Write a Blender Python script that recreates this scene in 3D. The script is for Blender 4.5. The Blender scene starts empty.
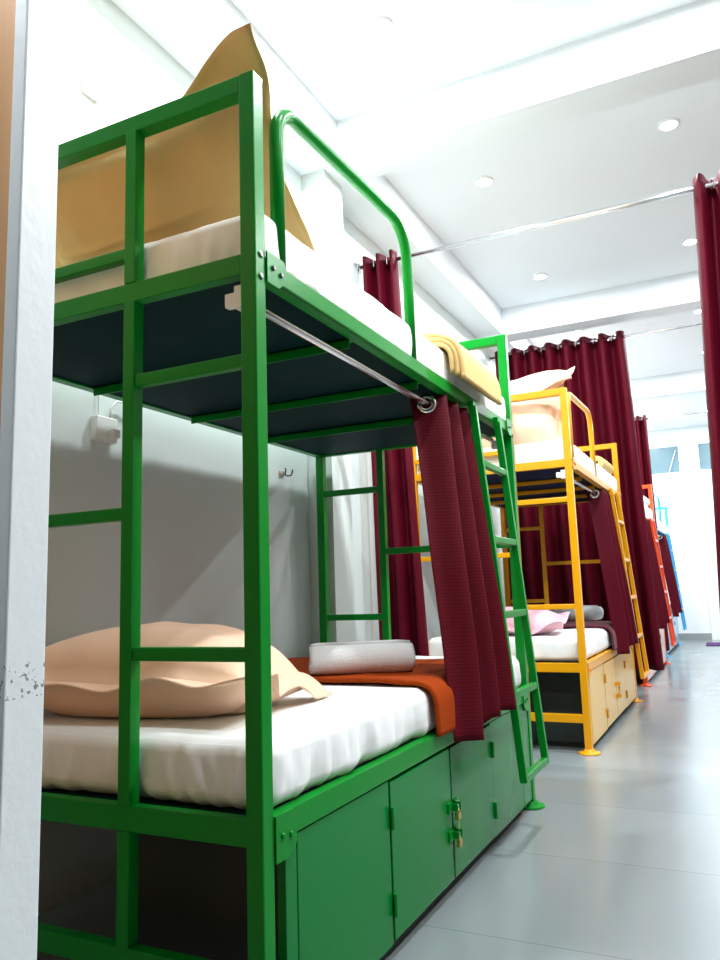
import bpy, bmesh, math, random
from mathutils import Vector, Matrix, noise
random.seed(4)
S = bpy.context.scene
C = S.collection
PI = math.pi

# ------------------------------------------------------------------ materials
def mat(name, col, rough=.5, metal=0, coat=0, spec=.5, sheen=0, bump=None, vary=None, emit=None, trans=0):
    m = bpy.data.materials.new(name); m.use_nodes = True
    nt = m.node_tree; b = nt.nodes['Principled BSDF']
    b.inputs['Base Color'].default_value = (*col, 1)
    b.inputs['Roughness'].default_value = rough
    b.inputs['Metallic'].default_value = metal
    b.inputs['Coat Weight'].default_value = coat
    b.inputs['Specular IOR Level'].default_value = spec
    b.inputs['Sheen Weight'].default_value = sheen
    b.inputs['Transmission Weight'].default_value = trans
    if emit:
        b.inputs['Emission Color'].default_value = (*emit[0], 1)
        b.inputs['Emission Strength'].default_value = emit[1]
    if bump or vary:
        tc = nt.nodes.new('ShaderNodeTexCoord')
    if bump:
        n = nt.nodes.new('ShaderNodeTexNoise'); n.inputs['Scale'].default_value = bump[0]; n.inputs['Detail'].default_value = 4
        bp = nt.nodes.new('ShaderNodeBump'); bp.inputs['Strength'].default_value = bump[1]; bp.inputs['Distance'].default_value = .01
        nt.links.new(tc.outputs['Object'], n.inputs['Vector'])
        nt.links.new(n.outputs['Fac'], bp.inputs['Height']); nt.links.new(bp.outputs['Normal'], b.inputs['Normal'])
    if vary:
        n = nt.nodes.new('ShaderNodeTexNoise'); n.inputs['Scale'].default_value = vary[0]; n.inputs['Detail'].default_value = 3
        mx = nt.nodes.new('ShaderNodeMix'); mx.data_type = 'RGBA'
        mx.inputs[6].default_value = (*col, 1); mx.inputs[7].default_value = (*vary[1], 1)
        nt.links.new(tc.outputs['Object'], n.inputs['Vector'])
        nt.links.new(n.outputs['Fac'], mx.inputs[0]); nt.links.new(mx.outputs[2], b.inputs['Base Color'])
    return m

def floor_mat():
    m = mat('polished grey floor tiles', (.5, .53, .54), .16, spec=.5)
    nt = m.node_tree; b = nt.nodes['Principled BSDF']
    tc = nt.nodes.new('ShaderNodeTexCoord'); mp = nt.nodes.new('ShaderNodeMapping')
    mp.inputs['Location'].default_value = (2.3, -.13, 0)
    br = nt.nodes.new('ShaderNodeTexBrick'); br.offset = 0
    br.inputs['Color1'].default_value = (.20, .235, .24, 1); br.inputs['Color2'].default_value = (.215, .25, .255, 1)
    br.inputs['Mortar'].default_value = (.13, .155, .16, 1)
    br.inputs['Scale'].default_value = 1; br.inputs['Mortar Size'].default_value = .0022
    br.inputs['Mortar Smooth'].default_value = .3
    br.inputs['Brick Width'].default_value = 5.2; br.inputs['Row Height'].default_value = .65
    n = nt.nodes.new('ShaderNodeTexNoise'); n.inputs['Scale'].default_value = 1.7; n.inputs['Detail'].default_value = 5
    mr = nt.nodes.new('ShaderNodeMapRange'); mr.inputs[3].default_value = .12; mr.inputs[4].default_value = .3
    nt.links.new(tc.outputs['Object'], mp.inputs[0]); nt.links.new(mp.outputs[0], br.inputs['Vector'])
    nt.links.new(br.outputs['Color'], b.inputs['Base Color'])
    nt.links.new(tc.outputs['Object'], n.inputs['Vector']); nt.links.new(n.outputs['Fac'], mr.inputs[0])
    nt.links.new(mr.outputs[0], b.inputs['Roughness'])
    return m

def jacquard(name, a, bcol, scale_u, scale_v, rough=.45):
    m = mat(name, a, .65, spec=.12)
    nt = m.node_tree; b = nt.nodes['Principled BSDF']
    uv = nt.nodes.new('ShaderNodeTexCoord')
    br = nt.nodes.new('ShaderNodeTexBrick'); br.offset = .5
    br.inputs['Color1'].default_value = (*a, 1); br.inputs['Color2'].default_value = (*a, 1)
    br.inputs['Mortar'].default_value = (*bcol, 1); br.inputs['Scale'].default_value = 1
    br.inputs['Mortar Size'].default_value = .0021
    br.inputs['Brick Width'].default_value = scale_u; br.inputs['Row Height'].default_value = scale_v
    nt.links.new(uv.outputs['UV'], br.inputs['Vector']); nt.links.new(br.outputs['Color'], b.inputs['Base Color'])
    bp = nt.nodes.new('ShaderNodeBump'); bp.inputs['Strength'].default_value = .5; bp.inputs['Distance'].default_value = .002
    nt.links.new(br.outputs['Fac'], bp.inputs['Height']); nt.links.new(bp.outputs['Normal'], b.inputs['Normal'])
    return m

def scuffed():
    m = mat('white enamel frame paint', (.78, .84, .86), .35, bump=(40, .1))
    nt = m.node_tree; b = nt.nodes['Principled BSDF']
    tc = nt.nodes.new('ShaderNodeTexCoord')
    vo = nt.nodes.new('ShaderNodeTexNoise'); vo.inputs['Scale'].default_value = 130; vo.inputs['Detail'].default_value = 2
    lt = nt.nodes.new('ShaderNodeMath'); lt.operation = 'GREATER_THAN'; lt.inputs[1].default_value = .60
    sx = nt.nodes.new('ShaderNodeSeparateXYZ')
    nt.links.new(tc.outputs['Object'], sx.inputs[0])
    a = nt.nodes.new('ShaderNodeMath'); a.operation = 'COMPARE'; a.inputs[1].default_value = .775; a.inputs[2].default_value = .024
    nt.links.new(sx.outputs['Z'], a.inputs[0])
    mu = nt.nodes.new('ShaderNodeMath'); mu.operation = 'MULTIPLY'
    nt.links.new(tc.outputs['Object'], vo.inputs['Vector']); nt.links.new(vo.outputs['Fac'], lt.inputs[0])
    nt.links.new(lt.outputs[0], mu.inputs[0]); nt.links.new(a.outputs[0], mu.inputs[1])
    mx = nt.nodes.new('ShaderNodeMix'); mx.data_type = 'RGBA'
    mx.inputs[6].default_value = (.78, .84, .86, 1); mx.inputs[7].default_value = (.25, .26, .24, 1)
    nt.links.new(mu.outputs[0], mx.inputs[0]); nt.links.new(mx.outputs[2], b.inputs['Base Color'])
    return m

def wood():
    m = mat('tan wood laminate', (.62, .36, .17), .35)
    nt = m.node_tree; b = nt.nodes['Principled BSDF']
    tc = nt.nodes.new('ShaderNodeTexCoord'); mp = nt.nodes.new('ShaderNodeMapping'); mp.inputs['Scale'].default_value = (30, 30, 1.2)
    n = nt.nodes.new('ShaderNodeTexNoise'); n.inputs['Scale'].default_value = 1.4; n.inputs['Detail'].default_value = 5
    mx = nt.nodes.new('ShaderNodeMix'); mx.data_type = 'RGBA'
    mx.inputs[6].default_value = (.70, .42, .22, 1); mx.inputs[7].default_value = (.55, .30, .14, 1)
    nt.links.new(tc.outputs['Object'], mp.inputs[0]); nt.links.new(mp.outputs[0], n.inputs['Vector'])
    nt.links.new(n.outputs['Fac'], mx.inputs[0]); nt.links.new(mx.outputs[2], b.inputs['Base Color'])
    return m

M = dict(
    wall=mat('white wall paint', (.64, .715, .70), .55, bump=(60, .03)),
    wallright=mat('dark bounce damping paint', (.22, .17, .15), .5),  # unseen walls given a dark colour to damp bounced light
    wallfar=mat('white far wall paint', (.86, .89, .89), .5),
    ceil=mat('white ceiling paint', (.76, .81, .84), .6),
    floor=floor_mat(),
    skirting=mat('grey skirting tile', (.30, .33, .33), .3),
    frame=scuffed(), wood=wood(),
    green=mat('green enamel paint', (.0, .22, .018), .3, spec=.22, bump=(25, .04)),
    greendoor=mat('green sheet metal', (.0, .19, .028), .25, spec=.25, bump=(6, .015)),
    yellow=mat('amber yellow enamel paint', (.75, .33, .001), .28, coat=0, bump=(25, .04)),
    cream=mat('pale yellow sheet metal', (.78, .50, .14), .3, bump=(6, .05)),
    red=mat('orange red enamel paint', (.80, .07, .01), .3, coat=.3),
    pinkdoor=mat('pale pink sheet metal', (.80, .50, .42), .3, coat=.3),
    blue=mat('sky blue enamel paint', (.04, .42, .80), .3, coat=.3),
    bluedoor=mat('pale blue sheet metal', (.30, .60, .75), .3, coat=.3),
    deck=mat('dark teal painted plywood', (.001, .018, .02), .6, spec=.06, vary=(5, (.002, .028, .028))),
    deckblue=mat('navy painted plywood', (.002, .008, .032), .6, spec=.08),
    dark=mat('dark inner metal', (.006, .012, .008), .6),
    chrome=mat('brushed steel', (.72, .73, .74), .22, metal=1),
    grommet=mat('polished grommet steel', (.80, .80, .80), .15, metal=1),
    darksteel=mat('dark screw steel', (.18, .18, .17), .35, metal=1),
    brass=mat('brass', (.75, .48, .14), .3, metal=1),
    plastic=mat('white plastic', (.80, .82, .80), .4),
    sheet=mat('white cotton sheet', (.84, .87, .86), .8, sheen=.1, bump=(300, .05)),
    sheetw=mat('cream white cotton sheet', (.80, .83, .79), .8, sheen=.1, bump=(300, .05)),
    towel=mat('white terry towel', (.88, .90, .90), .95, spec=.2, bump=(400, .5)),
    greytowel=mat('grey terry towel', (.50, .55, .58), .95, sheen=.2, bump=(400, .5)),
    tan=mat('tan brown cotton', (.70, .50, .22), .9, spec=.12, bump=(250, .08), vary=(3, (.64, .44, .18))),
    peach=mat('peach cotton', (.86, .58, .40), .75, sheen=.1, bump=(250, .06)),
    pink=mat('pink cotton', (.75, .42, .50), .75, sheen=.1, bump=(250, .06)),
    orange=mat('rust orange fleece blanket', (.33, .045, .004), .95, spec=.1, bump=(220, .4)),
    maroonblanket=mat('maroon fleece blanket', (.10, .006, .018), .95, sheen=.1, bump=(220, .4)),
    curtain=mat('maroon satin curtain', (.080, .0015, .009), .55, spec=.1, bump=(90, .04)),
    jac=jacquard('maroon jacquard curtain', (.115, .0015, .010), (.065, .001, .005), .012, .011),
    glass=mat('frosted blue glass', (.12, .20, .235), .3, spec=.3),
    lamp=mat('downlight diffuser', (1, 1, 1), .5, emit=((.93, .97, 1), 40)),
    lamp2=mat('opal lamp bowl', (1, 1, 1), .5, emit=((.95, .98, 1), 70)),
    lampring=mat('downlight ring', (.9, .9, .9), .4),
    cable=mat('grey cable', (.62, .64, .62), .5),
    mat=mat('purple doormat', (.075, .015, .12), .95, bump=(200, .5)),
    plinthdark=mat('near black plinth', (.02, .025, .022), .7),
)

# ------------------------------------------------------------------ mesh helpers
def obj(name, bm, m, parent=None, smooth=False, uvdone=False):
    me = bpy.data.meshes.new(name)
    bm.normal_update()
    bm.to_mesh(me); bm.free()
    me.materials.append(M[m] if isinstance(m, str) else m)
    if smooth:
        for p in me.polygons: p.use_smooth = True
    o = bpy.data.objects.new(name, me); C.objects.link(o)
    if parent: o.parent = parent
    return o

def thing(name, label, cat, loc=(0, 0, 0), rz=0, group=None):
    o = bpy.data.objects.new(name, None); C.objects.link(o)
    o.empty_display_size = .1
    o.location = loc; o.rotation_euler = (0, 0, rz)
    o['label'] = label; o['category'] = cat
    if group: o['group'] = group
    return o

def tag(o, label, cat, group=None):
    o['label'] = label; o['category'] = cat
    if group: o['group'] = group
    return o

def struct(name, bm, m, smooth=False):
    o = obj(name, bm, m, smooth=smooth); o['kind'] = 'structure'; return o

def box(bm, x0, x1, y0, y1, z0, z1, bev=0, seg=2):
    r = bmesh.ops.create_cube(bm, size=1)
    vs = r['verts']
    for v in vs:
        v.co = Vector((x0 + (v.co.x + .5) * (x1 - x0), y0 + (v.co.y + .5) * (y1 - y0), z0 + (v.co.z + .5) * (z1 - z0)))
    if bev:
        es = {e for v in vs for e in v.link_edges}
        bmesh.ops.bevel(bm, geom=list(es), offset=bev, segments=seg, affect='EDGES', profile=.5)
    return bm

def B(*a, **k):
    return box(bmesh.new(), *a, **k)

def beam(bm, a, b, w, h, up=(0, 0, 1), bev=.002):
    """box section from a to b, w across, h along 'up'"""
    a, b = Vector(a), Vector(b); d = (b - a); L = d.length; d.normalize()
    x = d.cross(Vector(up)).normalized(); u = x.cross(d).normalized()
    n0 = len(bm.verts)
    r = bmesh.ops.create_cube(bm, size=1)
    vs = r['verts']
    for v in vs:
        c = v.co.copy()
        v.co = a + d * ((c.y + .5) * L) + x * (c.x * w) + u * (c.z * h)
    if bev:
        es = {e for v in vs for e in v.link_edges}
        bmesh.ops.bevel(bm, geom=list(es), offset=bev, segments=2, affect='EDGES', profile=.5)
    return bm

def tube(bm, pts, r, n=14, caps=True):
    pts = [Vector(p) for p in pts]
    rings = []; prev = None
    for i, p in enumerate(pts):
        t = (pts[min(i + 1, len(pts) - 1)] - pts[max(i - 1, 0)]).normalized()
        if prev is None:
            a = t.cross(Vector((0, 0, 1)))
            if a.length < .1: a = t.cross(Vector((1, 0, 0)))
            a.normalize()
        else:
            a = (prev - t * prev.dot(t)).normalized()
        prev = a; b = t.cross(a)
        rings.append([bm.verts.new(p + a * r * math.cos(2 * PI * k / n) + b * r * math.sin(2 * PI * k / n)) for k in range(n)])
    for i in range(len(rings) - 1):
        for k in range(n):
            bm.faces.new((rings[i][k], rings[i][(k + 1) % n], rings[i + 1][(k + 1) % n], rings[i + 1][k]))
    if caps:
        bm.faces.new(list(reversed(rings[0]))); bm.faces.new(rings[-1])
    bmesh.ops.recalc_face_normals(bm, faces=bm.faces[:])
    return bm

def lathe(bm, c, axis, prof, n=28):
    """prof: list of (radius, distance along axis)"""
    c = Vector(c); ax = Vector(axis).normalized()
    a = ax.cross(Vector((0, 0, 1)))
    if a.length < .1: a = ax.cross(Vector((1, 0, 0)))
    a.normalize(); b = ax.cross(a)
    rings = [[bm.verts.new(c + ax * h + (a * math.cos(2 * PI * k / n) + b * math.sin(2 * PI * k / n)) * max(r, .0002)) for k in range(n)] for r, h in prof]
    for i in range(len(rings) - 1):
        for k in range(n):
            bm.faces.new((rings[i][k], rings[i][(k + 1) % n], rings[i + 1][(k + 1) % n], rings[i + 1][k]))
    bm.faces.new(list(reversed(rings[0]))); bm.faces.new(rings[-1])
    bmesh.ops.recalc_face_normals(bm, faces=bm.faces[:])
    return bm

def torus(bm, c, axis, R, r, n=28, m=10):
    c = Vector(c); ax = Vector(axis).normalized()
    a = ax.cross(Vector((0, 0, 1)))
    if a.length < .1: a = ax.cross(Vector((1, 0, 0)))
    a.normalize(); b = ax.cross(a)
    rings = []
    for i in range(n):
        d = a * math.cos(2 * PI * i / n) + b * math.sin(2 * PI * i / n)
        rings.append([bm.verts.new(c + d * (R + r * math.cos(2 * PI * k / m)) + ax * r * .6 * math.sin(2 * PI * k / m)) for k in range(m)])
    for i in range(n):
        for k in range(m):
            bm.faces.new((rings[i][k], rings[(i + 1) % n][k], rings[(i + 1) % n][(k + 1) % m], rings[i][(k + 1) % m]))
    bmesh.ops.recalc_face_normals(bm, faces=bm.faces[:])
    return bm

def prism(bm, poly, axis, a0, a1):
    """extrude a polygon (list of 2D) along an axis index from a0 to a1"""
    def P(p, t):
        l = [p[0], p[1]]; l.insert(axis, t); return Vector(l)
    A = [bm.verts.new(P(p, a0)) for p in poly]; Bv = [bm.verts.new(P(p, a1)) for p in poly]
    bm.faces.new(A); bm.faces.new(list(reversed(Bv)))
    n = len(poly)
    for i in range(n): bm.faces.new((A[i], Bv[i], Bv[(i + 1) % n], A[(i + 1) % n]))
    bmesh.ops.recalc_face_normals(bm, faces=bm.faces[:])
    return bm

def nz(x, y, z, s=1.0):
    return noise.noise(Vector((x * s, y * s, z * s)))

# ------------------------------------------------------------------ soft goods
def mattress_bm(x0, x1, y0, y1, z0, z1, seed=0, r=.035, cuts=31):
    bm = bmesh.new()
    nx, ny, nzz = 26, 60, 8
    bmesh.ops.create_cube(bm, size=2)
    bmesh.ops.subdivide_edges(bm, edges=bm.edges[:], cuts=cuts, use_grid_fill=True)
    hx, hy, hz = (x1 - x0) / 2, (y1 - y0) / 2, (z1 - z0) / 2
    cx, cy, cz = (x0 + x1) / 2, (y0 + y1) / 2, (z0 + z1) / 2
    for v in bm.verts:
        # spread grid lines towards the edges for round corners
        q = Vector([math.copysign(abs(c) ** .75, c) for c in v.co])
        p = Vector((q.x * hx, q.y * hy, q.z * hz))
        i = Vector((max(-hx + r, min(hx - r, p.x)), max(-hy + r, min(hy - r, p.y)), max(-hz + r, min(hz - r, p.z))))
        d = p - i
        if d.length > 1e-6: p = i + d.normalized() * r
        side = max(abs(q.x), abs(q.y))
        if abs(q.z) < .98 or side > .93:
            t = p.y if abs(q.x) >= abs(q.y) else p.x
            w = (1 - q.z) * .5
            rip = (nz(t * 16 + seed, p.z * 4, seed) * .011 + nz(t * 38, p.z * 10, seed + 3) * .008 + max(0, nz(t * 26 + p.z * 14, 1, seed + 8)) * .008) * (.25 + w)
            bul = .006 * (1 - q.z * q.z)
            n2 = Vector((p.x / hx if abs(q.x) >= abs(q.y) else 0, p.y / hy if abs(q.y) > abs(q.x) else 0, 0))
            p += n2 * (rip + bul - .006)
        if q.z > .9: p.z += nz(p.x * 4, p.y * 4, seed) * .006
        v.co = p + Vector((cx, cy, cz))
    return bm

def pillow_bm(w, h, t, flange=.035, seed=0, n=56, curl=.012, flat=None, crease=None, ears=1.0, lift=0, droop=0):
    """lies in the XY plane, w along X, h along Y, t = full thickness"""
    bm = bmesh.new()
    top, bot = {}, {}
    fu, fv = 2 * flange / w, 2 * flange / h
    for i in range(n + 1):
        for j in range(n + 1):
            u = -1 + 2 * i / n; v = -1 + 2 * j / n
            bu = max(0, 1 - (abs(u) / (1 - fu)) ** 2.6) if abs(u) < 1 - fu else 0
            bv = max(0, 1 - (abs(v) / (1 - fv)) ** 2.6) if abs(v) < 1 - fv else 0
            puff = (bu * bv) ** .55
            pinch = 1 - ears * .07 * (1 - abs(u)) * abs(v) ** 3 - 0
            pinch2 = 1 - ears * .06 * (1 - abs(v)) * abs(u) ** 3
            x, y = u * w / 2 * pinch2, v * h / 2 * pinch
            if v > 0: x += lift * .65 * max(0, u) ** 4 * v ** 2
            if v > 0: y += (lift * sm((u - .42) / .5) + lift * .3 * max(0, -u) ** 4) * v ** 2
            wr = nz(x * 9, y * 9, seed) * .010 + nz(x * 22, y * 14, seed + 5) * .004
            edge = max(abs(u), abs(v))
            wave = nz(x * 7, y * 7, seed + 9) * curl * 2 * max(0, (edge - .7) / .3) + curl * max(0, abs(u * v) - .6) * 2.2
            wave -= droop * max(0, u * (1 if v > -.3 else .3)) ** 4 * (.5 + .5 * v * v)
            if droop: wave = max(wave, -flat + .006)
            top[i, j] = bm.verts.new((x, y, t / 2 * puff + wr * puff ** .5 + wave + .0025))
            if crease: top[i, j].co.z += .010 * math.exp(-((v - crease - .1 * u) / .035) ** 2) * puff
            zb_ = -t / 2 * puff * (1 if flat else .8) + wave - .0025 + nz(x * 9, y * 9, seed + 20) * .004 * puff
            if flat: zb_ = max(zb_, -flat)
            bot[i, j] = bm.verts.new((x, y, zb_))
    for i in range(n):
        for j in range(n):
            bm.faces.new((top[i, j], top[i + 1, j], top[i + 1, j + 1], top[i, j + 1]))
            bm.faces.new((bot[i, j], bot[i, j + 1], bot[i + 1, j + 1], bot[i + 1, j]))
    for i in range(n):
        bm.faces.new((top[i, 0], bot[i, 0], bot[i + 1, 0], top[i + 1, 0]))
        bm.faces.new((top[i, n], top[i + 1, n], bot[i + 1, n], bot[i, n]))
        bm.faces.new((top[0, i], top[0, i + 1], bot[0, i + 1], bot[0, i]))
        bm.faces.new((top[n, i], bot[n, i], bot[n, i + 1], top[n, i + 1]))
    bmesh.ops.recalc_face_normals(bm, faces=bm.faces[:])
    return bm

def roll_bm(length, turns, r0, r1, thick, flat=1.0, seed=0, n=110, nl=22):
    """a rolled cloth, axis along X, spiral section in YZ"""
    bm = bmesh.new(); rows = []
    for k in range(n + 1):
        s = k / n; a = s * turns * 2 * PI; R = r0 + (r1 - r0) * s
        inner, outer = [], []
        for l in range(nl + 1):
            x = -length / 2 + length * l / nl
            e = 1 - .06 * max(0, abs(2 * l / nl - 1) - .8) / .2
            ee = (nz(a * .7, seed, x * 3) * .006)
            sag = 1 + nz(x * 5, seed, a * .5) * .04
            o_ = (R + thick * .42) * e * sag; i_ = (R - thick * .42) * e * sag
            outer.append(bm.verts.new((x + ee * (1 if l in (0, nl) else 0), math.cos(a) * o_, math.sin(a) * o_ * flat)))
            inner.append(bm.verts.new((x + ee * (1 if l in (0, nl) else 0), math.cos(a) * i_, math.sin(a) * i_ * flat)))
        rows.append((inner, outer))
    for k in range(n):
        (i0, o0), (i1, o1) = rows[k], rows[k + 1]
        for l in range(nl):
            bm.faces.new((o0[l], o1[l], o1[l + 1], o0[l + 1]))
            bm.faces.new((i0[l], i0[l + 1], i1[l + 1], i1[l]))
        bm.faces.new((o0[0], i0[0], i1[0], o1[0])); bm.faces.new((o0[nl], o1[nl], i1[nl], i0[nl]))
    for k in (0, n):
        i_, o_ = rows[k]
        for l in range(nl): bm.faces.new((i_[l], o_[l], o_[l + 1], i_[l + 1]))
    bmesh.ops.recalc_face_normals(bm, faces=bm.faces[:])
    return bm

def strip_cloth(path, w0, w1, thick, axis='x', n_w=30, seed=0, amp=.003):
    """cloth whose profile follows 'path' (list of (a,z)) and which spans w0..w1 on the other axis; axis = direction of the path"""
    # resample the path
    pts = [Vector((p[0], p[1])) for p in path]
    L = [0]
    for i in range(1, len(pts)): L.append(L[-1] + (pts[i] - pts[i - 1]).length)
    n = max(20, int(L[-1] / .012)); rs = []
    for k in range(n + 1):
        d = L[-1] * k / n
        i = max(j for j in range(len(L)) if L[j] <= d + 1e-9); i = min(i, len(pts) - 2)
        t = (d - L[i]) / (L[i + 1] - L[i]); rs.append(pts[i].lerp(pts[i + 1], t))
    for _ in range(3):
        rs = [rs[0]] + [(rs[i - 1] + rs[i] * 2 + rs[i + 1]) / 4 for i in range(1, len(rs) - 1)] + [rs[-1]]
    bm = bmesh.new(); A, Bv = [], []
    for k, p in enumerate(rs):
        t = (rs[min(k + 1, n)] - rs[max(k - 1, 0)]).normalized(); nn = Vector((-t.y, t.x))
        if nn.y < 0 and abs(t.x) > .5: nn = -nn
        ra, rb = [], []
        for l in range(n_w + 1):
            w = w0 + (w1 - w0) * l / n_w + nz(k * .05, seed, 0) * .012 * (1 if l in (0, n_w) else 0)
            o = nz(w * 8, p.x * 8 + p.y * 5, seed) * amp * 2
            q = p + nn * (thick + o + amp); q2 = p + nn * (o + amp)
            mk = (lambda q: (q.x, w, q.y)) if axis == 'x' else (lambda q: (w, q.x, q.y))
            ra.append(bm.verts.new(mk(q))); rb.append(bm.verts.new(mk(q2)))
        A.append(ra); Bv.append(rb)
    for k in range(n):
        for l in range(n_w):
            bm.faces.new((A[k][l], A[k + 1][l], A[k + 1][l + 1], A[k][l + 1]))
            bm.faces.new((Bv[k][l], Bv[k][l + 1], Bv[k + 1][l + 1], Bv[k + 1][l]))
        bm.faces.new((A[k][0], Bv[k][0], Bv[k + 1][0], A[k + 1][0]))
        bm.faces.new((A[k][n_w], A[k + 1][n_w], Bv[k + 1][n_w], Bv[k][n_w]))
    for l in range(n_w):
        bm.faces.new((A[0][l], A[0][l + 1], Bv[0][l + 1], Bv[0][l])); bm.faces.new((A[n][l], Bv[n][l], Bv[n][l + 1], A[n][l + 1]))
    bmesh.ops.recalc_face_normals(bm, faces=bm.faces[:])
    return bm

def curtain_mesh(name, m, parent, fpos, waves, nz_=50, thick=.0025, samples=14, zbump=0):
    """fpos(s, t) -> Vector: s = 0..1 along the cloth, t = 0 top .. 1 bottom"""
    ns = int(waves * samples)
    bm = bmesh.new(); uvl = bm.loops.layers.uv.new('UVMap')
    g = []; arc = [0]
    for i in range(ns + 1):
        g.append([bm.verts.new(fpos(i / ns, j / nz_)) for j in range(nz_ + 1)])
        if i: arc.append(arc[-1] + (g[i][0].co - g[i - 1][0].co).length)
    hz = [(g[0][0].co - g[0][j].co).length for j in range(nz_ + 1)]
    for i in range(ns):
        for j in range(nz_):
            f = bm.faces.new((g[i][j], g[i + 1][j], g[i + 1][j + 1], g[i][j + 1]))
            for lp, (a, b) in zip(f.loops, ((i, j), (i + 1, j), (i + 1, j + 1), (i, j + 1))): lp[uvl].uv = (arc[a], hz[b])
    o = obj(name, bm, m, parent, smooth=True)
    md = o.modifiers.new('thickness', 'SOLIDIFY'); md.thickness = thick; md.offset = 0
    return o

def sm(t): t = max(0, min(1, t)); return t * t * (3 - 2 * t)

# ------------------------------------------------------------------ the bunk
W, L, H = .966, 2.0, 1.983
ZU1, ZU0, ZL1, ZL0 = 1.578, 1.534, .467, .418
PS, MS, RM = .038, .031, .32      # post, upright, upright offset

def bunk(loc, paint, door, deck, label, group=None, lockers=True):
    t = thing('bunk_bed', label, 'bunk bed', loc, 0, group)
    # corner posts, each with its round foot plate
    for (px, py) in ((-PS, 0), (-PS, L - PS), (-W, 0), (-W, L - PS)):
        p = obj('post', B(px, px + PS, py, py + PS, .006, H, bev=.003), paint, t)
        bm = bmesh.new()
        lathe(bm, (px + PS / 2, py + PS / 2, 0), (0, 0, 1), [(.056, 0), (.058, .004), (.056, .008), (.034, .012), (.026, .025)])
        obj('foot_plate', bm, paint, p, smooth=False)
    # end frames
    for end in (0, 1):
        y = 0 if end == 0 else L - MS
        xm = -RM - MS if end == 0 else -W + RM
        ya, yb = (y + .002, y + MS) if end == 0 else (y, y + MS - .002)
        obj('top_bar', B(-W + PS, -PS, *((0.001, PS - .001) if end == 0 else (L - PS + .001, L - .001)), H - .040, H - .0005, bev=.003), paint, t)
        obj('end_rail', B(-W + PS, -PS, ya, yb, ZU0, ZU1, bev=.002), paint, t)
        obj('end_rail', B(-W + PS, -PS, ya, yb, ZL0, ZL1, bev=.002), paint, t)
        obj('bottom_rail', B(-W + PS, -PS, ya, yb, .157, .200, bev=.002), paint, t)
        segs = ((.20, ZL0), (ZL1, ZU0), (ZU1, H - .036))
        bm = bmesh.new()
        for a, b in segs: box(bm, xm, xm + MS, y, y + MS, a, b, bev=.002)
        obj('upright', bm, paint, t)
        near, far = (xm + MS, -PS), (-W + PS, xm)
        if end == 1: near, far = far, near
        for z0 in (1.338, .753):
            obj('rung', B(near[0], near[1], ya + .002, yb - .004, z0, z0 + .028, bev=.003), paint, t)
        for z0 in (1.638, 1.048):
            obj('rung', B(far[0], far[1], ya + .002, yb - .004, z0, z0 + .028, bev=.003), paint, t)
    # side rails: angle section with a lip under the deck
    for (x, s) in ((0, -1), (-W, 1)):
        for z1, z0 in ((ZU1, ZU0), (ZL1, ZL0)):
            bm = bmesh.new()
            xa, xb = sorted((x, x + s * .006)); xc, xd = sorted((x, x + s * .034))
            if z1 == ZL1: xa, xb = sorted((x, x + s * .03))
            box(bm, xa, xb, PS, L - PS, z0, z1, bev=.0015)
            if z1 == ZU1: box(bm, xc, xd, PS, L - PS, z0, z0 + .005, bev=.001)
            obj('side_rail', bm, paint, t)
    # corner plates with bolts on the aisle side
    for z1, z0 in ((ZU1 + .012, ZU0 - .012), (ZL1, ZL0 - .035)):
        for e in (0, 1):
            ya, yb = (PS, PS + .075) if e == 0 else (L - PS - .075, L - PS)
            if e == 0: poly = [(ya, z0), (ya + .045, z0 + .0), (yb, z0 + .022), (yb, z1 - .01), (yb - .01, z1), (ya, z1)]
            else: poly = [(yb, z0), (yb - .045, z0), (ya, z0 + .022), (ya, z1 - .01), (ya + .01, z1), (yb, z1)]
            bm = prism(bmesh.new(), poly, 0, .0005, .0045)
            g = obj('corner_plate', bm, paint, t)
            for k, (dy, zz) in enumerate(((.022, (z0 + z1) / 2 + .003), (.052, (z0 + z1) / 2 - .002))):
                yy = ya + dy if e == 0 else yb - dy
                bm = bmesh.new(); lathe(bm, (.0045, yy, zz), (1, 0, 0), [(.006, 0), (.006, .003), (.0045, .005)], 8)
                obj('bolt', bm, 'darksteel' if z1 > 1 else paint, g)
        if z1 > 1:
            for e in (PS / 2, L - PS / 2):
                for zz in (1.575, 1.528):
                    bm = bmesh.new(); lathe(bm, (0, e, zz), (1, 0, 0), [(.0075, 0), (.0075, .002), (.005, .004)], 14)
                    obj('bolt', bm, 'darksteel', t)
    # decks and their cross bars
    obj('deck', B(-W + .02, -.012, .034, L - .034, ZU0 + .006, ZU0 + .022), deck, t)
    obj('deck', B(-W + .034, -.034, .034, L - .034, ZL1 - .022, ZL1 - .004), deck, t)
    for y in (.49, .97, 1.44):
        bm = bmesh.new()
        box(bm, -W + .036, -.036, y, y + .004, ZU0 - .022, ZU0 + .005)
        box(bm, -W + .036, -.036, y, y + .028, ZU0 + .001, ZU0 + .005)
        obj('cross_bar', bm, paint, t)
    # guard rail
    R = .0165; x = -.019; pts = [(x, .120, ZU1 - .004), (x, .120, 1.88)]
    for k in range(1, 9):
        a = k / 8 * PI / 2; pts.append((x, .120 + .085 * (1 - math.cos(a)), 1.90 + .085 * math.sin(a)))
    pts += [(x, .76, 2.005)]
    for k in range(1, 9):
        a = k / 8 * PI / 2; pts.append((x, .775 + .105 * math.sin(a), 2.005 - .105 * (1 - math.cos(a))))
    pts += [(x, .885, 1.8), (x, .885, ZU1 - .004)]
    g = obj('guard_rail', tube(bmesh.new(), pts, R), paint, t, smooth=True)
    # ladder, leaning out into the aisle
    xs = lambda z: .014 + (ZU0 - z) * .082; LA, LB = 1.385, 1.70
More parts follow.
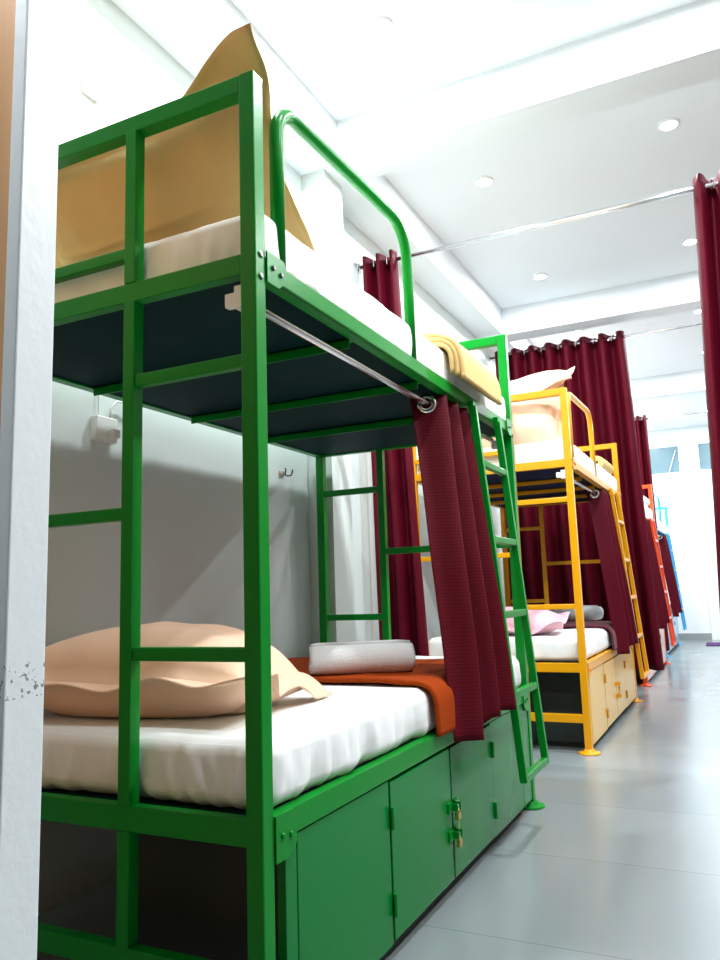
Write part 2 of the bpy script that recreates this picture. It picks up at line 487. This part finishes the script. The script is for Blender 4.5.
    lad = obj('ladder', beam(bmesh.new(), (xs(ZU0), LA, ZU0), (xs(.235), LA, .235), .022, .026, up=(1, 0, 0)), paint, t)
    obj('stile', beam(bmesh.new(), (xs(ZU0), LB, ZU0), (xs(.235), LB, .235), .022, .026, up=(1, 0, 0)), paint, lad)
    for z in (1.325, 1.05, .785, .515, .245):
        obj('ladder_rung', B(xs(z) - .012, xs(z) + .012, LA + .012, LB - .011, z - .012, z + .012, bev=.003), paint, lad)
    for yy in (LA, LB):
        obj('ladder_hook', B(.001, .020, yy - .012, yy + .012, ZU0 - .02, ZU0 + .02, bev=.002), paint, lad)
    # under-bed locker
    if lockers:
        zt, zb = ZL0 - .004, .036
        bm = bmesh.new()
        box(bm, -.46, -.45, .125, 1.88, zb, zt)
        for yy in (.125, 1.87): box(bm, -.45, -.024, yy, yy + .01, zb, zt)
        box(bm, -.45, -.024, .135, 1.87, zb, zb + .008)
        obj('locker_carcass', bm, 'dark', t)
        obj('locker_stile', B(-.024, -.004, .082, .124, zb, zt, bev=.002), door, t)
        obj('locker_stile', B(-.024, -.004, 1.83, L - PS - .002, zb, zt, bev=.002), door, t)
        obj('locker_panel', B(-.022, -.004, .127, .568, zb, zt, bev=.002), door, t)
        obj('locker_panel', B(-.022, -.004, 1.437, 1.827, zb, zt, bev=.002), door, t)
        obj('plinth', B(-.43, -.03, .14, 1.87, .0, zb), 'plinthdark', t)  # near black block between locker and floor
        for (ya, yb, hy, ly) in ((.574, 1.008, .571, 1.0), (1.018, 1.431, 1.434, 1.024)):
            d = obj('locker_door', B(-.022, -.002, ya, yb, zb + .006, zt - .006, bev=.002), door, t)
            for hz in (.125, .325):
                bm = bmesh.new(); tube(bm, [(.003, hy, hz - .026), (.003, hy, hz + .026)], .0055, 10)
                obj('hinge', bm, paint, d)
            for hz in (.245, .168):
                bm = bmesh.new()
                s = -1 if ly < 1.01 else 1
                box(bm, -.002, .004, min(ly, ly + s * .03), max(ly, ly + s * .03), hz - .014, hz + .014, bev=.001)
                box(bm, .004, .022, min(ly, ly + s * .005), max(ly, ly + s * .005), hz - .010, hz + .010, bev=.001)
                obj('hasp', bm, paint, d)
    # bolted curtain rod below the upper deck
    rod = obj('curtain_rod', tube(bmesh.new(), [(-.062, .028, 1.498), (-.062, 1.96, 1.498)], .0095, 14), 'chrome', t, smooth=True)
    for yy in (.016, 1.962):
        bm = B(-.066, -.040, yy, yy + .028, 1.47, 1.52, bev=.003)
        box(bm, -.092, -.060, yy + .004, yy + .022, 1.477, 1.508, bev=.003)
        obj('rod_bracket', bm, 'plastic', rod)
    return t

def bunk_curtain(loc, label, m, gather=(1.105, 1.375), spread=(.985, 1.36), zb=.43, group=None, waves=2.5):
    t = thing('bunk_curtain', label, 'curtain', (loc[0] - .062, loc[1] + 1.15, 1.498), 0, group)
    ox, oy, oz = -.062, 1.15, 1.498
    def f(s, tt):
        e = tt ** .9; ph = s * waves * 2 * PI - PI / 2
        y = gather[0] + (gather[1] - gather[0]) * s; y2 = spread[0] + (spread[1] - spread[0]) * s
        amp = .056 * (1 - e) + .030 * e
        cx = -.062 * (1 - e) + (.056 + .030 * s) * e
        zz = oz + .030 - tt * (oz + .030 - (zb + .045 * sm((s - .42) * 9)))
        w = math.sin(ph); w = math.copysign(abs(w) ** .7, w)
        return Vector((cx + amp * w * (1 if True else 0) - ox + nz(s * 5, tt * 2, 1) * .008, y * (1 - e) + y2 * e - oy + nz(s * 4, tt * 3, 7) * .010 + .012 * math.cos(ph) * e, zz - oz))
    curtain_mesh('curtain_cloth', m, t, f, waves)
    for k in range(int(waves * 2)):
        s = (k + .5) / (waves * 2)
        # the eyelets sit where the folded cloth crosses the rod
        y = gather[0] + (gather[1] - gather[0]) * s
        bm = torus(bmesh.new(), (0, y - oy - .017, 0), (0.35, -1, 0), .025, .0085)
        obj('eyelet', bm, 'grommet', t, smooth=True)
    return t

# ------------------------------------------------------------------ room shell
XW, XR, YN, YF = -1.05, 2.35, -.45, 11.75
ZC, ZB = 3.30, 3.06
struct('floor', B(XW - .1, XR + .1, -3.2, YF + .1, -.05, 0), 'floor')
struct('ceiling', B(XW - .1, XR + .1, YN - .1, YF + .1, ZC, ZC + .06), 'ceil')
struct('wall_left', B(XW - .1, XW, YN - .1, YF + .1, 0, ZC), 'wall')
struct('wall_right', B(XR, XR + .1, YN - .1, YF + .1, 0, ZC), 'wallright')
bm = bmesh.new()
win = [(-.31, .15, 2.59, 3.03), (.42, .88, 2.59, 3.03)]
xs_ = [XW, -.31, .15, .42, .88, XR]
for i in range(5):
    if i in (1, 3):
        box(bm, xs_[i], xs_[i + 1], YF, YF + .1, 0, 2.59); box(bm, xs_[i], xs_[i + 1], YF, YF + .1, 3.03, ZC)
    else: box(bm, xs_[i], xs_[i + 1], YF, YF + .1, 0, ZC)
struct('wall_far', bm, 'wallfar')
for k, (x0, x1, z0, z1) in enumerate(win):
    o = struct('window_%d' % (k + 1), B(x0, x1, YF + .03, YF + .04, z0, z1), 'glass')
    bm = bmesh.new()
    for a in ((x0, x0 + .012, z0, z1), (x1 - .012, x1, z0, z1), (x0, x1, z0, z0 + .012), (x0, x1, z1 - .012, z1)):
        box(bm, a[0], a[1], YF + .02, YF + .045, a[2], a[3])
    obj('window_frame', bm, 'wallfar', o)
struct('baseboard_far', B(XW, .37, YF - .012, YF, 0, .10), 'skirting')
# door frame on the far wall
bm = bmesh.new(); box(bm, .37, .43, YF - .03, YF, 0, 2.2, bev=.003); box(bm, 1.27, 1.33, YF - .03, YF, 0, 2.2, bev=.003); box(bm, .37, 1.33, YF - .03, YF, 2.2, 2.26, bev=.003)
struct('trim_1', bm, 'wallfar')
struct('door_2', B(.43, 1.27, YF - .018, YF, .005, 2.2), 'wallfar')
# ceiling beams: one along the wall, cross beams
struct('trim_2', B(XW, -.83, YN, YF, ZB, ZC), 'ceil')
for k, y in enumerate((2.03, 5.13, 8.23)):
    struct('trim_%d' % (3 + k), B(-.83, XR, y, y + .21, ZB, ZC), 'ceil')
# column of the wall below the first cross beam
struct('trim_6', B(XW, -.915, 2.035, 2.24, 0, ZB), 'wall')
# the near partition: doorway the camera looks through
struct('trim_7', B(-.090, -.063, -.517, -.45, 0, 2.12, bev=.0025), 'frame')
o = struct('door_1', B(-1.0, -.0915, -.508, -.470, .01, 2.12, bev=.003), 'wood')
bm = bmesh.new(); lathe(bm, (-.17, -.515, 1.0), (0, -1, 0), [(.02, 0), (.02, .01), (.01, .015), (.01, .045), (.022, .05), (.024, .06), (.018, .07)]); obj('door_knob', bm, 'chrome', o, smooth=True)
bm = bmesh.new(); box(bm, XW, -1.0, -.52, -.42, 0, 2.12); box(bm, XW, XR, -.52, -.42, 2.12, ZC); box(bm, 1.55, XR, -.52, -.42, 0, 2.12)
struct('wall_near', bm, 'wallright')

# ------------------------------------------------------------------ bunks
bunk((0, 0, 0), 'green', 'greendoor', 'deck', 'green metal bunk bed nearest the camera, standing by the white door frame')
bunk((.05, 3.04, 0), 'yellow', 'cream', 'deckblue', 'amber yellow metal bunk bed with pale yellow locker doors behind the green bunk')
bunk((.03, 5.97, 0), 'red', 'pinkdoor', 'deckblue', 'orange red metal bunk bed mostly hidden behind the wide maroon curtain')
bunk((-.03, 8.83, 0), 'blue', 'bluedoor', 'deckblue', 'sky blue metal bunk bed furthest down the row by the far wall')

bunk_curtain((0, 0, 0), 'maroon jacquard curtain with steel eyelets hung below the green upper deck by its ladder', 'jac')
bunk_curtain((.05, 3.04, 0), 'dark maroon curtain with white ringed eyelet hanging on the yellow bunk', 'curtain')
bunk_curtain((.03, 5.97, 0), 'maroon curtain hanging on the orange red bunk beside its ladder', 'curtain')
bunk_curtain((-.03, 8.83, 0), 'maroon curtain hanging on the sky blue bunk, furthest bed curtain', 'curtain')

# padlocks on the hasps
def padlock(x, y, z, label, key=False):
    t = thing('padlock', label, 'padlock', (x, y, z))
    obj('body', B(-.006, .006, -.011, .011, -.034, -.012, bev=.002), 'brass', t)
    obj('shackle', tube(bmesh.new(), [(0, -.007, -.013), (0, -.007, 0), (0, -.004, .006), (0, 0, .008), (0, .004, .006), (0, .007, 0), (0, .007, -.013)], .002, 8), 'chrome', t, smooth=True)
    if key:
        bm = bmesh.new(); torus(bm, (0, 0, -.050), (1, .3, 0), .010, .0022, 18, 6); box(bm, -.001, .001, -.002, .002, -.066, -.034)
        obj('key', bm, 'brass', t)
padlock(.016, 1.012, .243, 'upper brass padlock with a key on the green locker doors', True)
padlock(.016, 1.012, .166, 'lower brass padlock on the green locker doors')
padlock(.066, 3.04 + 1.012, .243, 'brass padlock on the pale yellow locker doors', True)

# ------------------------------------------------------------------ bedding
def mattress(loc, upper, label, m='sheet', seed=0):
    t = thing('mattress', label, 'mattress', (loc[0] - W / 2, loc[1] + L / 2, ZU0 + .022 if upper else ZL1 - .004))
    hx = W / 2 - .006 if upper else W / 2 - .020
    h = .150 if upper else .138
    obj('sheeted_mattress', mattress_bm(-hx + .02, hx - (.004 if upper else -.006), -L / 2 + .042, L / 2 - .042, .001, h, seed=seed, cuts=101 if seed < 3 else 31), m, t, smooth=True)
    return t
BX = [(0, 0), (.05, 3.04), (.03, 5.97), (-.03, 8.83)]
names = ['green', 'amber yellow', 'orange red', 'sky blue']
for i, (bx, by) in enumerate(BX):
    mattress((bx, by), True, 'white sheeted mattress on the upper deck of the %s bunk' % names[i], 'sheetw' if i == 0 else 'sheet', seed=i * 3)
    mattress((bx, by), False, 'white sheeted mattress on the lower deck of the %s bunk' % names[i], 'sheet', seed=i * 3 + 1)
ZLM, ZUM = .600, ZU0 + .168

def pillow(loc, rot, w, h, t, m, label, seed, flange=.035, curl=.012, **k):
    o = obj('pillow', pillow_bm(w, h, t, seed=seed, flange=flange, curl=curl, **k), m, smooth=True)
    o.location = loc; o.rotation_euler = rot
    tag(o, label, 'pillow'); return o
R = math.radians
pillow((-.455, .225, ZUM + .165), (R(133), 0, R(0)), .82, .46, .17, 'tan', 'tan pillow standing on edge at the head of the green upper deck', 2, flange=.05, curl=.03, crease=-.05, ears=.5, lift=.088)
pillow((-.525, .325, ZLM + .094), (0, 0, R(9)), .76, .50, .235, 'peach', 'large peach pillow lying on the green lower deck', 11, flange=.045, curl=.022, flat=.088, droop=.10)
pillow((-.37 + .05, 3.04 + .15, ZUM + .17), (R(80), 0, 0), .66, .42, .15, 'peach', 'peach pillow standing behind the amber yellow end frame', 23, flange=.04)
pillow((-.30 + .05, 3.04 + .27, ZUM + .36), (R(25), R(-12), 0), .62, .42, .15, 'peach', 'peach pillow lying on top of the standing one on the yellow bunk', 29, flange=.04)
pillow((-.47 + .05, 3.04 + .34, ZLM + .078), (R(10), R(3), R(5)), .62, .44, .15, 'pink', 'pink pillow on the lower deck of the yellow bunk', 31, flange=.04, curl=.03)
for i in (2, 3):
    bx, by = BX[i]
    pillow((bx - .42, by + .28, ZUM + .06), (0, 0, 0), .62, .42, .13, 'peach' if i == 2 else 'sheet', ('peach' if i == 2 else 'white') + ' pillow on the upper deck of the %s bunk' % names[i], 40 + i)

def blanket(loc, m, label, y0=.88, y1=1.52, seed=0):
    t = thing('blanket', label, 'blanket', (loc[0] - .3, loc[1] + 1.2, ZLM))
    path = [(-.55, .008), (-.3, .008), (.15, .008), (.268, .004), (.297, -.012), (.3045, -.05), (.309, -.135)]
    bm = strip_cloth(path, y0 - 1.2, y1 - 1.2, .012, axis='x', seed=seed, amp=.0025)
    obj('folded_blanket', bm, m, t, smooth=True)
    return t
blanket((0, 0), 'orange', 'rust orange blanket folded across the foot of the green lower bed')
blanket((.05, 3.04), 'maroonblanket', 'maroon blanket folded across the foot of the yellow lower bed', seed=4)
blanket((.03, 5.97), 'orange', 'rust blanket across the lower bed of the orange red bunk', seed=6)

def roll(name, loc, rz, length, r, m, label, cat='towel', turns=2.6, r0=.012, thick=.011, flat=1, ry=0, a0=0):
    o = obj(name, roll_bm(length, turns, r0, r, thick, flat, seed=length * 7), m, smooth=True)
    o.location = loc; o.rotation_euler = (a0, ry, rz)
    tag(o, label, cat); return o
roll('rolled_towel', (-.29, 1.02, ZLM + .070), R(31), .33, .050, 'towel', 'white towel rolled up on the rust orange blanket', turns=3.2, thick=.013)
roll('rolled_towel', (-.31 + .05, 3.04 + 1.50, ZLM + .078), R(42), .38, .052, 'greytowel', 'grey towel rolled up on the maroon blanket of the yellow bunk', turns=3.2, thick=.014)
t = thing('folded_blanket', 'tan blanket folded in layers and hung over the aisle edge of the green upper bed', 'blanket', (0, 1.42, ZUM))
for k in range(3):
    d = .004 + k * .0155; z_ = ZU1 + .006 + (2 - k) * .012 - ZUM
    path = [(-.17 + k * .012, d + .008), (-.08, d + .010), (-.035, d + .004), (-.004 + d * .7, d * .6 - .010), (.004 + d, -.045), (.006 + d, z_)]
    obj('fold_layer', strip_cloth(path, -.255 + k * .004, .195 + k * .006, .0145, axis='x', seed=50 + k, amp=.0015), 'tan', t, smooth=True)
roll('rolled_towel', (-.235, 1.48, ZUM + .097), R(90), .54, .085, 'towel', 'white towel rolled up behind the tan rolled blanket on the green upper bed', turns=3.2, thick=.022)
roll('rolled_blanket', (-.075 + .05, 3.04 + 1.66, ZUM + .062), R(89), .46, .054, 'tan', 'tan blanket rolled up at the foot of the yellow upper bed', cat='blanket', turns=3.2, thick=.015)
roll('rolled_towel', (-.20 + .05, 3.04 + 1.52, ZUM + .066), R(80), .44, .056, 'towel', 'white towel rolled up behind the tan roll on the yellow upper bed', turns=3.2, thick=.016)
roll('rolled_towel', (-.07 + .03, 5.97 + 1.55, ZUM + .062), R(88), .42, .054, 'towel', 'white towel rolled up on the orange red upper bed', turns=3, thick=.016)

# ------------------------------------------------------------------ rods across the room and their curtains
def rod(y, z, label):
    t = thing('curtain_rod', label, 'curtain rod', (XW, y, z))
    obj('rod_tube', tube(bmesh.new(), [(0.004, 0, 0), (XR - XW - .004, 0, 0)], .0125, 16), 'chrome', t, smooth=True)
    for x in (0, XR - XW - .012):
        bm = bmesh.new(); lathe(bm, (x, 0, 0), (1, 0, 0), [(.03, 0), (.03, .008), (.018, .012)], 20)
        obj('end_flange', bm, 'chrome', t, smooth=True)
rod(2.70, 2.80, 'steel curtain rod crossing the room above the foot of the green bunk')
rod(5.45, 2.97, 'thin steel curtain rod crossing the room behind the yellow bunk')
rod(8.49, 2.85, 'furthest steel curtain rod crossing the room by the blue bunk')

def wide_curtain(x0, x1, y, z, zb, waves, label, amp=.05, xb0=None, xb1=None, yb=0, seed=0, lastbulge=0, ringsides=1):
    t = thing('curtain', label, 'curtain', ((x0 + x1) / 2, y, z))
    xb0 = x0 if xb0 is None else xb0; xb1 = x1 if xb1 is None else xb1
    ox = (x0 + x1) / 2
    def f(s, tt):
        ph = s * waves * 2 * PI + PI / 2
        x = x0 + (x1 - x0) * s; x2 = xb0 + (xb1 - xb0) * s
        e = sm(tt * 1.1)
        w = math.cos(ph); w = math.copysign(abs(w) ** .75, w)
        a = amp * (1 - .25 * e) * (1 + .3 * nz(s * waves * 1.3, tt * 1.5, seed))
        return Vector((x + (x2 - x) * tt - ox + nz(s * 6, tt * 2.5, seed) * .02 * e, a * w + yb * tt, .045 - tt * (z + .045 - zb)))
    curtain_mesh('curtain_cloth', 'curtain', t, f, waves, samples=16)
    n = int(waves * 2)
    for k in range(n):
        s = (k + .5) / n * (n / (waves * 2))
        x = x0 + (x1 - x0) * s - ox
        bm = torus(bmesh.new(), (x, 0, 0), (1, -.45 if k % 2 == 0 else .45, 0), .023, .007)
        obj('eyelet', bm, 'grommet', t, smooth=True)
    return t
wide_curtain(-1.015, -.80, 2.70, 2.80, .04, 2.5, 'maroon curtain gathered against the wall behind the foot of the green bunk', amp=.05, xb0=-.99, xb1=-.69, seed=1)
wide_curtain(-1.0, .135, 5.45, 2.97, .19, 7.5, 'wide maroon curtain drawn across behind the yellow bunk', amp=.055, xb0=-1.0, xb1=.215, seed=2)
wide_curtain(-.45, -.01, 8.49, 2.85, .10, 5.5, 'maroon curtain on the furthest rod, between the red and blue bunks', amp=.05, xb0=-.5, xb1=.02, seed=3)
wide_curtain(.80, 1.75, 2.70, 2.80, .12, 8.5, 'maroon curtain at the right side of the aisle on the nearest rod', amp=.06, xb0=.71, xb1=1.7, seed=5)

# ------------------------------------------------------------------ downlights
def downlight(x, y, label, power):
    t = thing('downlight', label, 'ceiling light', (x, y, ZC), group='recessed downlights')
    bm = bmesh.new(); lathe(bm, (0, 0, -.012), (0, 0, 1), [(.042, .012), (.055, .012), (.055, .003), (.050, 0), (.044, .0), (.041, .006)])
    obj('trim_ring', bm, 'lampring', t, smooth=False)
    bm = bmesh.new(); lathe(bm, (0, 0, -.006), (0, 0, 1), [(.041, 0), (.041, .004)]); obj('diffuser', bm, 'lamp', t)
    ld = bpy.data.lights.new('downlight_glow', 'AREA'); ld.shape = 'DISK'; ld.size = .085; ld.energy = power
    ld.color = (.93, .97, 1.0); ld.spread = R(180)
    lo = bpy.data.objects.new('downlight_glow', ld); C.objects.link(lo); lo.parent = t; lo.location = (0, 0, -.02)
PW = 26
lights = [(-.35, .2, 'recessed downlight over the head of the green bunk'), (.72, .2, 'recessed downlight over the aisle at the doorway'),
          (-.347, 1.52, 'recessed downlight over the foot of the green bunk'), (.72, 1.47, 'recessed downlight over the aisle beside the green bunk'),
          (-.33, 2.98, 'left downlight of the bay above the gap between green and yellow bunks'), (.71, 2.91, 'right downlight of the grey bay, nearer of the two by the right curtain'),
          (-.36, 4.58, 'downlight above the yellow bunk, nearest the second cross beam'), (.73, 4.51, 'downlight half behind the top of the right curtain'),
          (-.35, 6.1, 'downlight above the orange red bunk head'), (.73, 6.1, 'downlight over the aisle beside the red bunk head'),
          (-.35, 7.5, 'downlight above the orange red bunk foot'), (.73, 7.5, 'downlight over the aisle beside the red bunk foot'),
          (-.35, 9.2, 'downlight above the blue bunk head'), (.73, 9.2, 'downlight over the aisle beside the blue bunk head'),
          (-.35, 10.8, 'downlight above the blue bunk foot'), (.73, 10.8, 'downlight over the aisle beside the far wall'),
          (1.8, 0.2, 'added unseen downlight on the right by the doorway, brightens the aisle-facing sides'), (1.8, 1.5, 'downlight at the right wall beside the first bay'), (1.8, 3.0, 'added unseen downlight on the right at the start of the second bay, brightens the aisle-facing sides'), (1.8, 4.5, 'downlight at the right wall in the second bay'),  # unseen right row; doorway and second-bay-start lamps added to brighten aisle-facing sides
          (1.8, 7.5, 'downlight at the right wall in the third bay'), (1.8, 10.5, 'downlight at the right wall in the last bay')]
for x, y, lb in lights:
    downlight(x, y, lb, PW * (1.9 if x > 1.5 and y < 6 else 1.7 if y > 5.5 else 2.2 if .5 < y < 2 else 1.0))

struct('ceiling_near', B(XW, XR, -3.2, -.53, 2.75, 2.8), 'ceil')
t = thing('ceiling_lamp', 'round flush ceiling lamp in the entrance lobby behind the doorway', 'ceiling light', (-.55, -1.0, 2.75))
bm = bmesh.new(); lathe(bm, (0, 0, -.05), (0, 0, 1), [(.19, 0), (.24, .015), (.25, .05)]); obj('glass_bowl', bm, 'lamp2', t, smooth=True)

# ------------------------------------------------------------------ small wall things
t = thing('wall_socket', 'white wall socket with plug adaptor and curled cable above the green lower bed', 'socket', (XW, .645, 1.445))
obj('socket_box', B(0, .028, -.048, .048, -.042, .042, bev=.004), 'plastic', t)
obj('plug', B(.028, .055, .005, .035, -.03, .0, bev=.004), 'plastic', t)
obj('cable', tube(bmesh.new(), [(.02, .02, .04), (.02, .022, .075), (.02, .05, .105), (.02, .09, .11), (.02, .13, .09), (.02, .15, .05), (.02, .155, -.02)], .004, 8), 'cable', t, smooth=True)
obj('cable', tube(bmesh.new(), [(.008, -.02, .04), (.008, -.02, .3)], .003, 8), 'cable', t)
t = thing('coat_hook', 'small steel double coat hook on the white wall above the green lower bed', 'hook', (XW, 1.78, 1.44))
obj('hook_plate', B(0, .005, -.022, .022, -.012, .012, bev=.001), 'chrome', t)
for s in (-1, 1):
    obj('prong', tube(bmesh.new(), [(.005, s * .012, 0), (.025, s * .018, -.012), (.04, s * .026, -.008), (.045, s * .03, .008), (.044, s * .032, .018)], .004, 8), 'darksteel', t, smooth=True)
t = thing('wall_switch', 'small white switch box high on the wall above the tan pillow', 'switch', (XW, .565, 2.655))
obj('switch_box', B(0, .03, -.04, .04, -.045, .045, bev=.006), 'plastic', t)
o = obj('cable', tube(bmesh.new(), [(.008, .02, -.04), (.01, .035, -.08), (.008, .04, -.3)], .003, 8), 'cable', t)
o = obj('junction_cap', lathe(bmesh.new(), (XW, .745, 2.72), (1, 0, 0), [(.035, 0), (.035, .012), (.025, .018)], 24), 'plastic'); tag(o, 'round white junction cap high on the wall above the green bunk', 'junction box')
o = obj('doormat', B(.32, .95, 10.55, 11.05, 0, .015, bev=.005), 'mat'); tag(o, 'purple doormat on the floor near the far wall', 'doormat')
o = obj('cord', tube(bmesh.new(), [(.10, YF - .01, 2.95), (-.02, YF - .02, 2.6), (-.16, YF - .012, 2.15), (-.2, YF - .012, 2.0)], .006, 8), 'cable'); tag(o, 'thin cord hanging down the far wall from the high window', 'cord')

# ------------------------------------------------------------------ world, camera, view
w = bpy.data.worlds.new('room_ambience'); S.world = w; w.use_nodes = True
w.node_tree.nodes['Background'].inputs[0].default_value = (.85, .95, 1, 1)
w.node_tree.nodes['Background'].inputs[1].default_value = .03

def camera():
    cx, cy, cz, yaw, pit, rol, f = .8252, -1.2495, .8775, .4508, .1457, -.0328, 768.99
    fw = Vector((-math.sin(yaw) * math.cos(pit), math.cos(yaw) * math.cos(pit), math.sin(pit)))
    r = Vector((math.cos(yaw), math.sin(yaw), 0)); u = r.cross(fw)
    r2 = r * math.cos(rol) + u * math.sin(rol); u2 = -r * math.sin(rol) + u * math.cos(rol)
    cd = bpy.data.cameras.new('camera'); co = bpy.data.objects.new('camera', cd); C.objects.link(co)
    m = Matrix.Identity(4)
    for i in range(3): m[i][0], m[i][1], m[i][2] = r2[i], u2[i], -fw[i]
    m[0][3], m[1][3], m[2][3] = cx, cy, cz
    co.matrix_world = m
    cd.sensor_fit = 'HORIZONTAL'; cd.sensor_width = 36; cd.lens = f * 36 / 720; cd.clip_start = .02
    S.camera = co
camera()
S.view_settings.view_transform = 'Standard'; S.view_settings.look = 'None'
S.view_settings.exposure = -.27; S.view_settings.gamma = 1
S.view_settings.use_curve_mapping = False
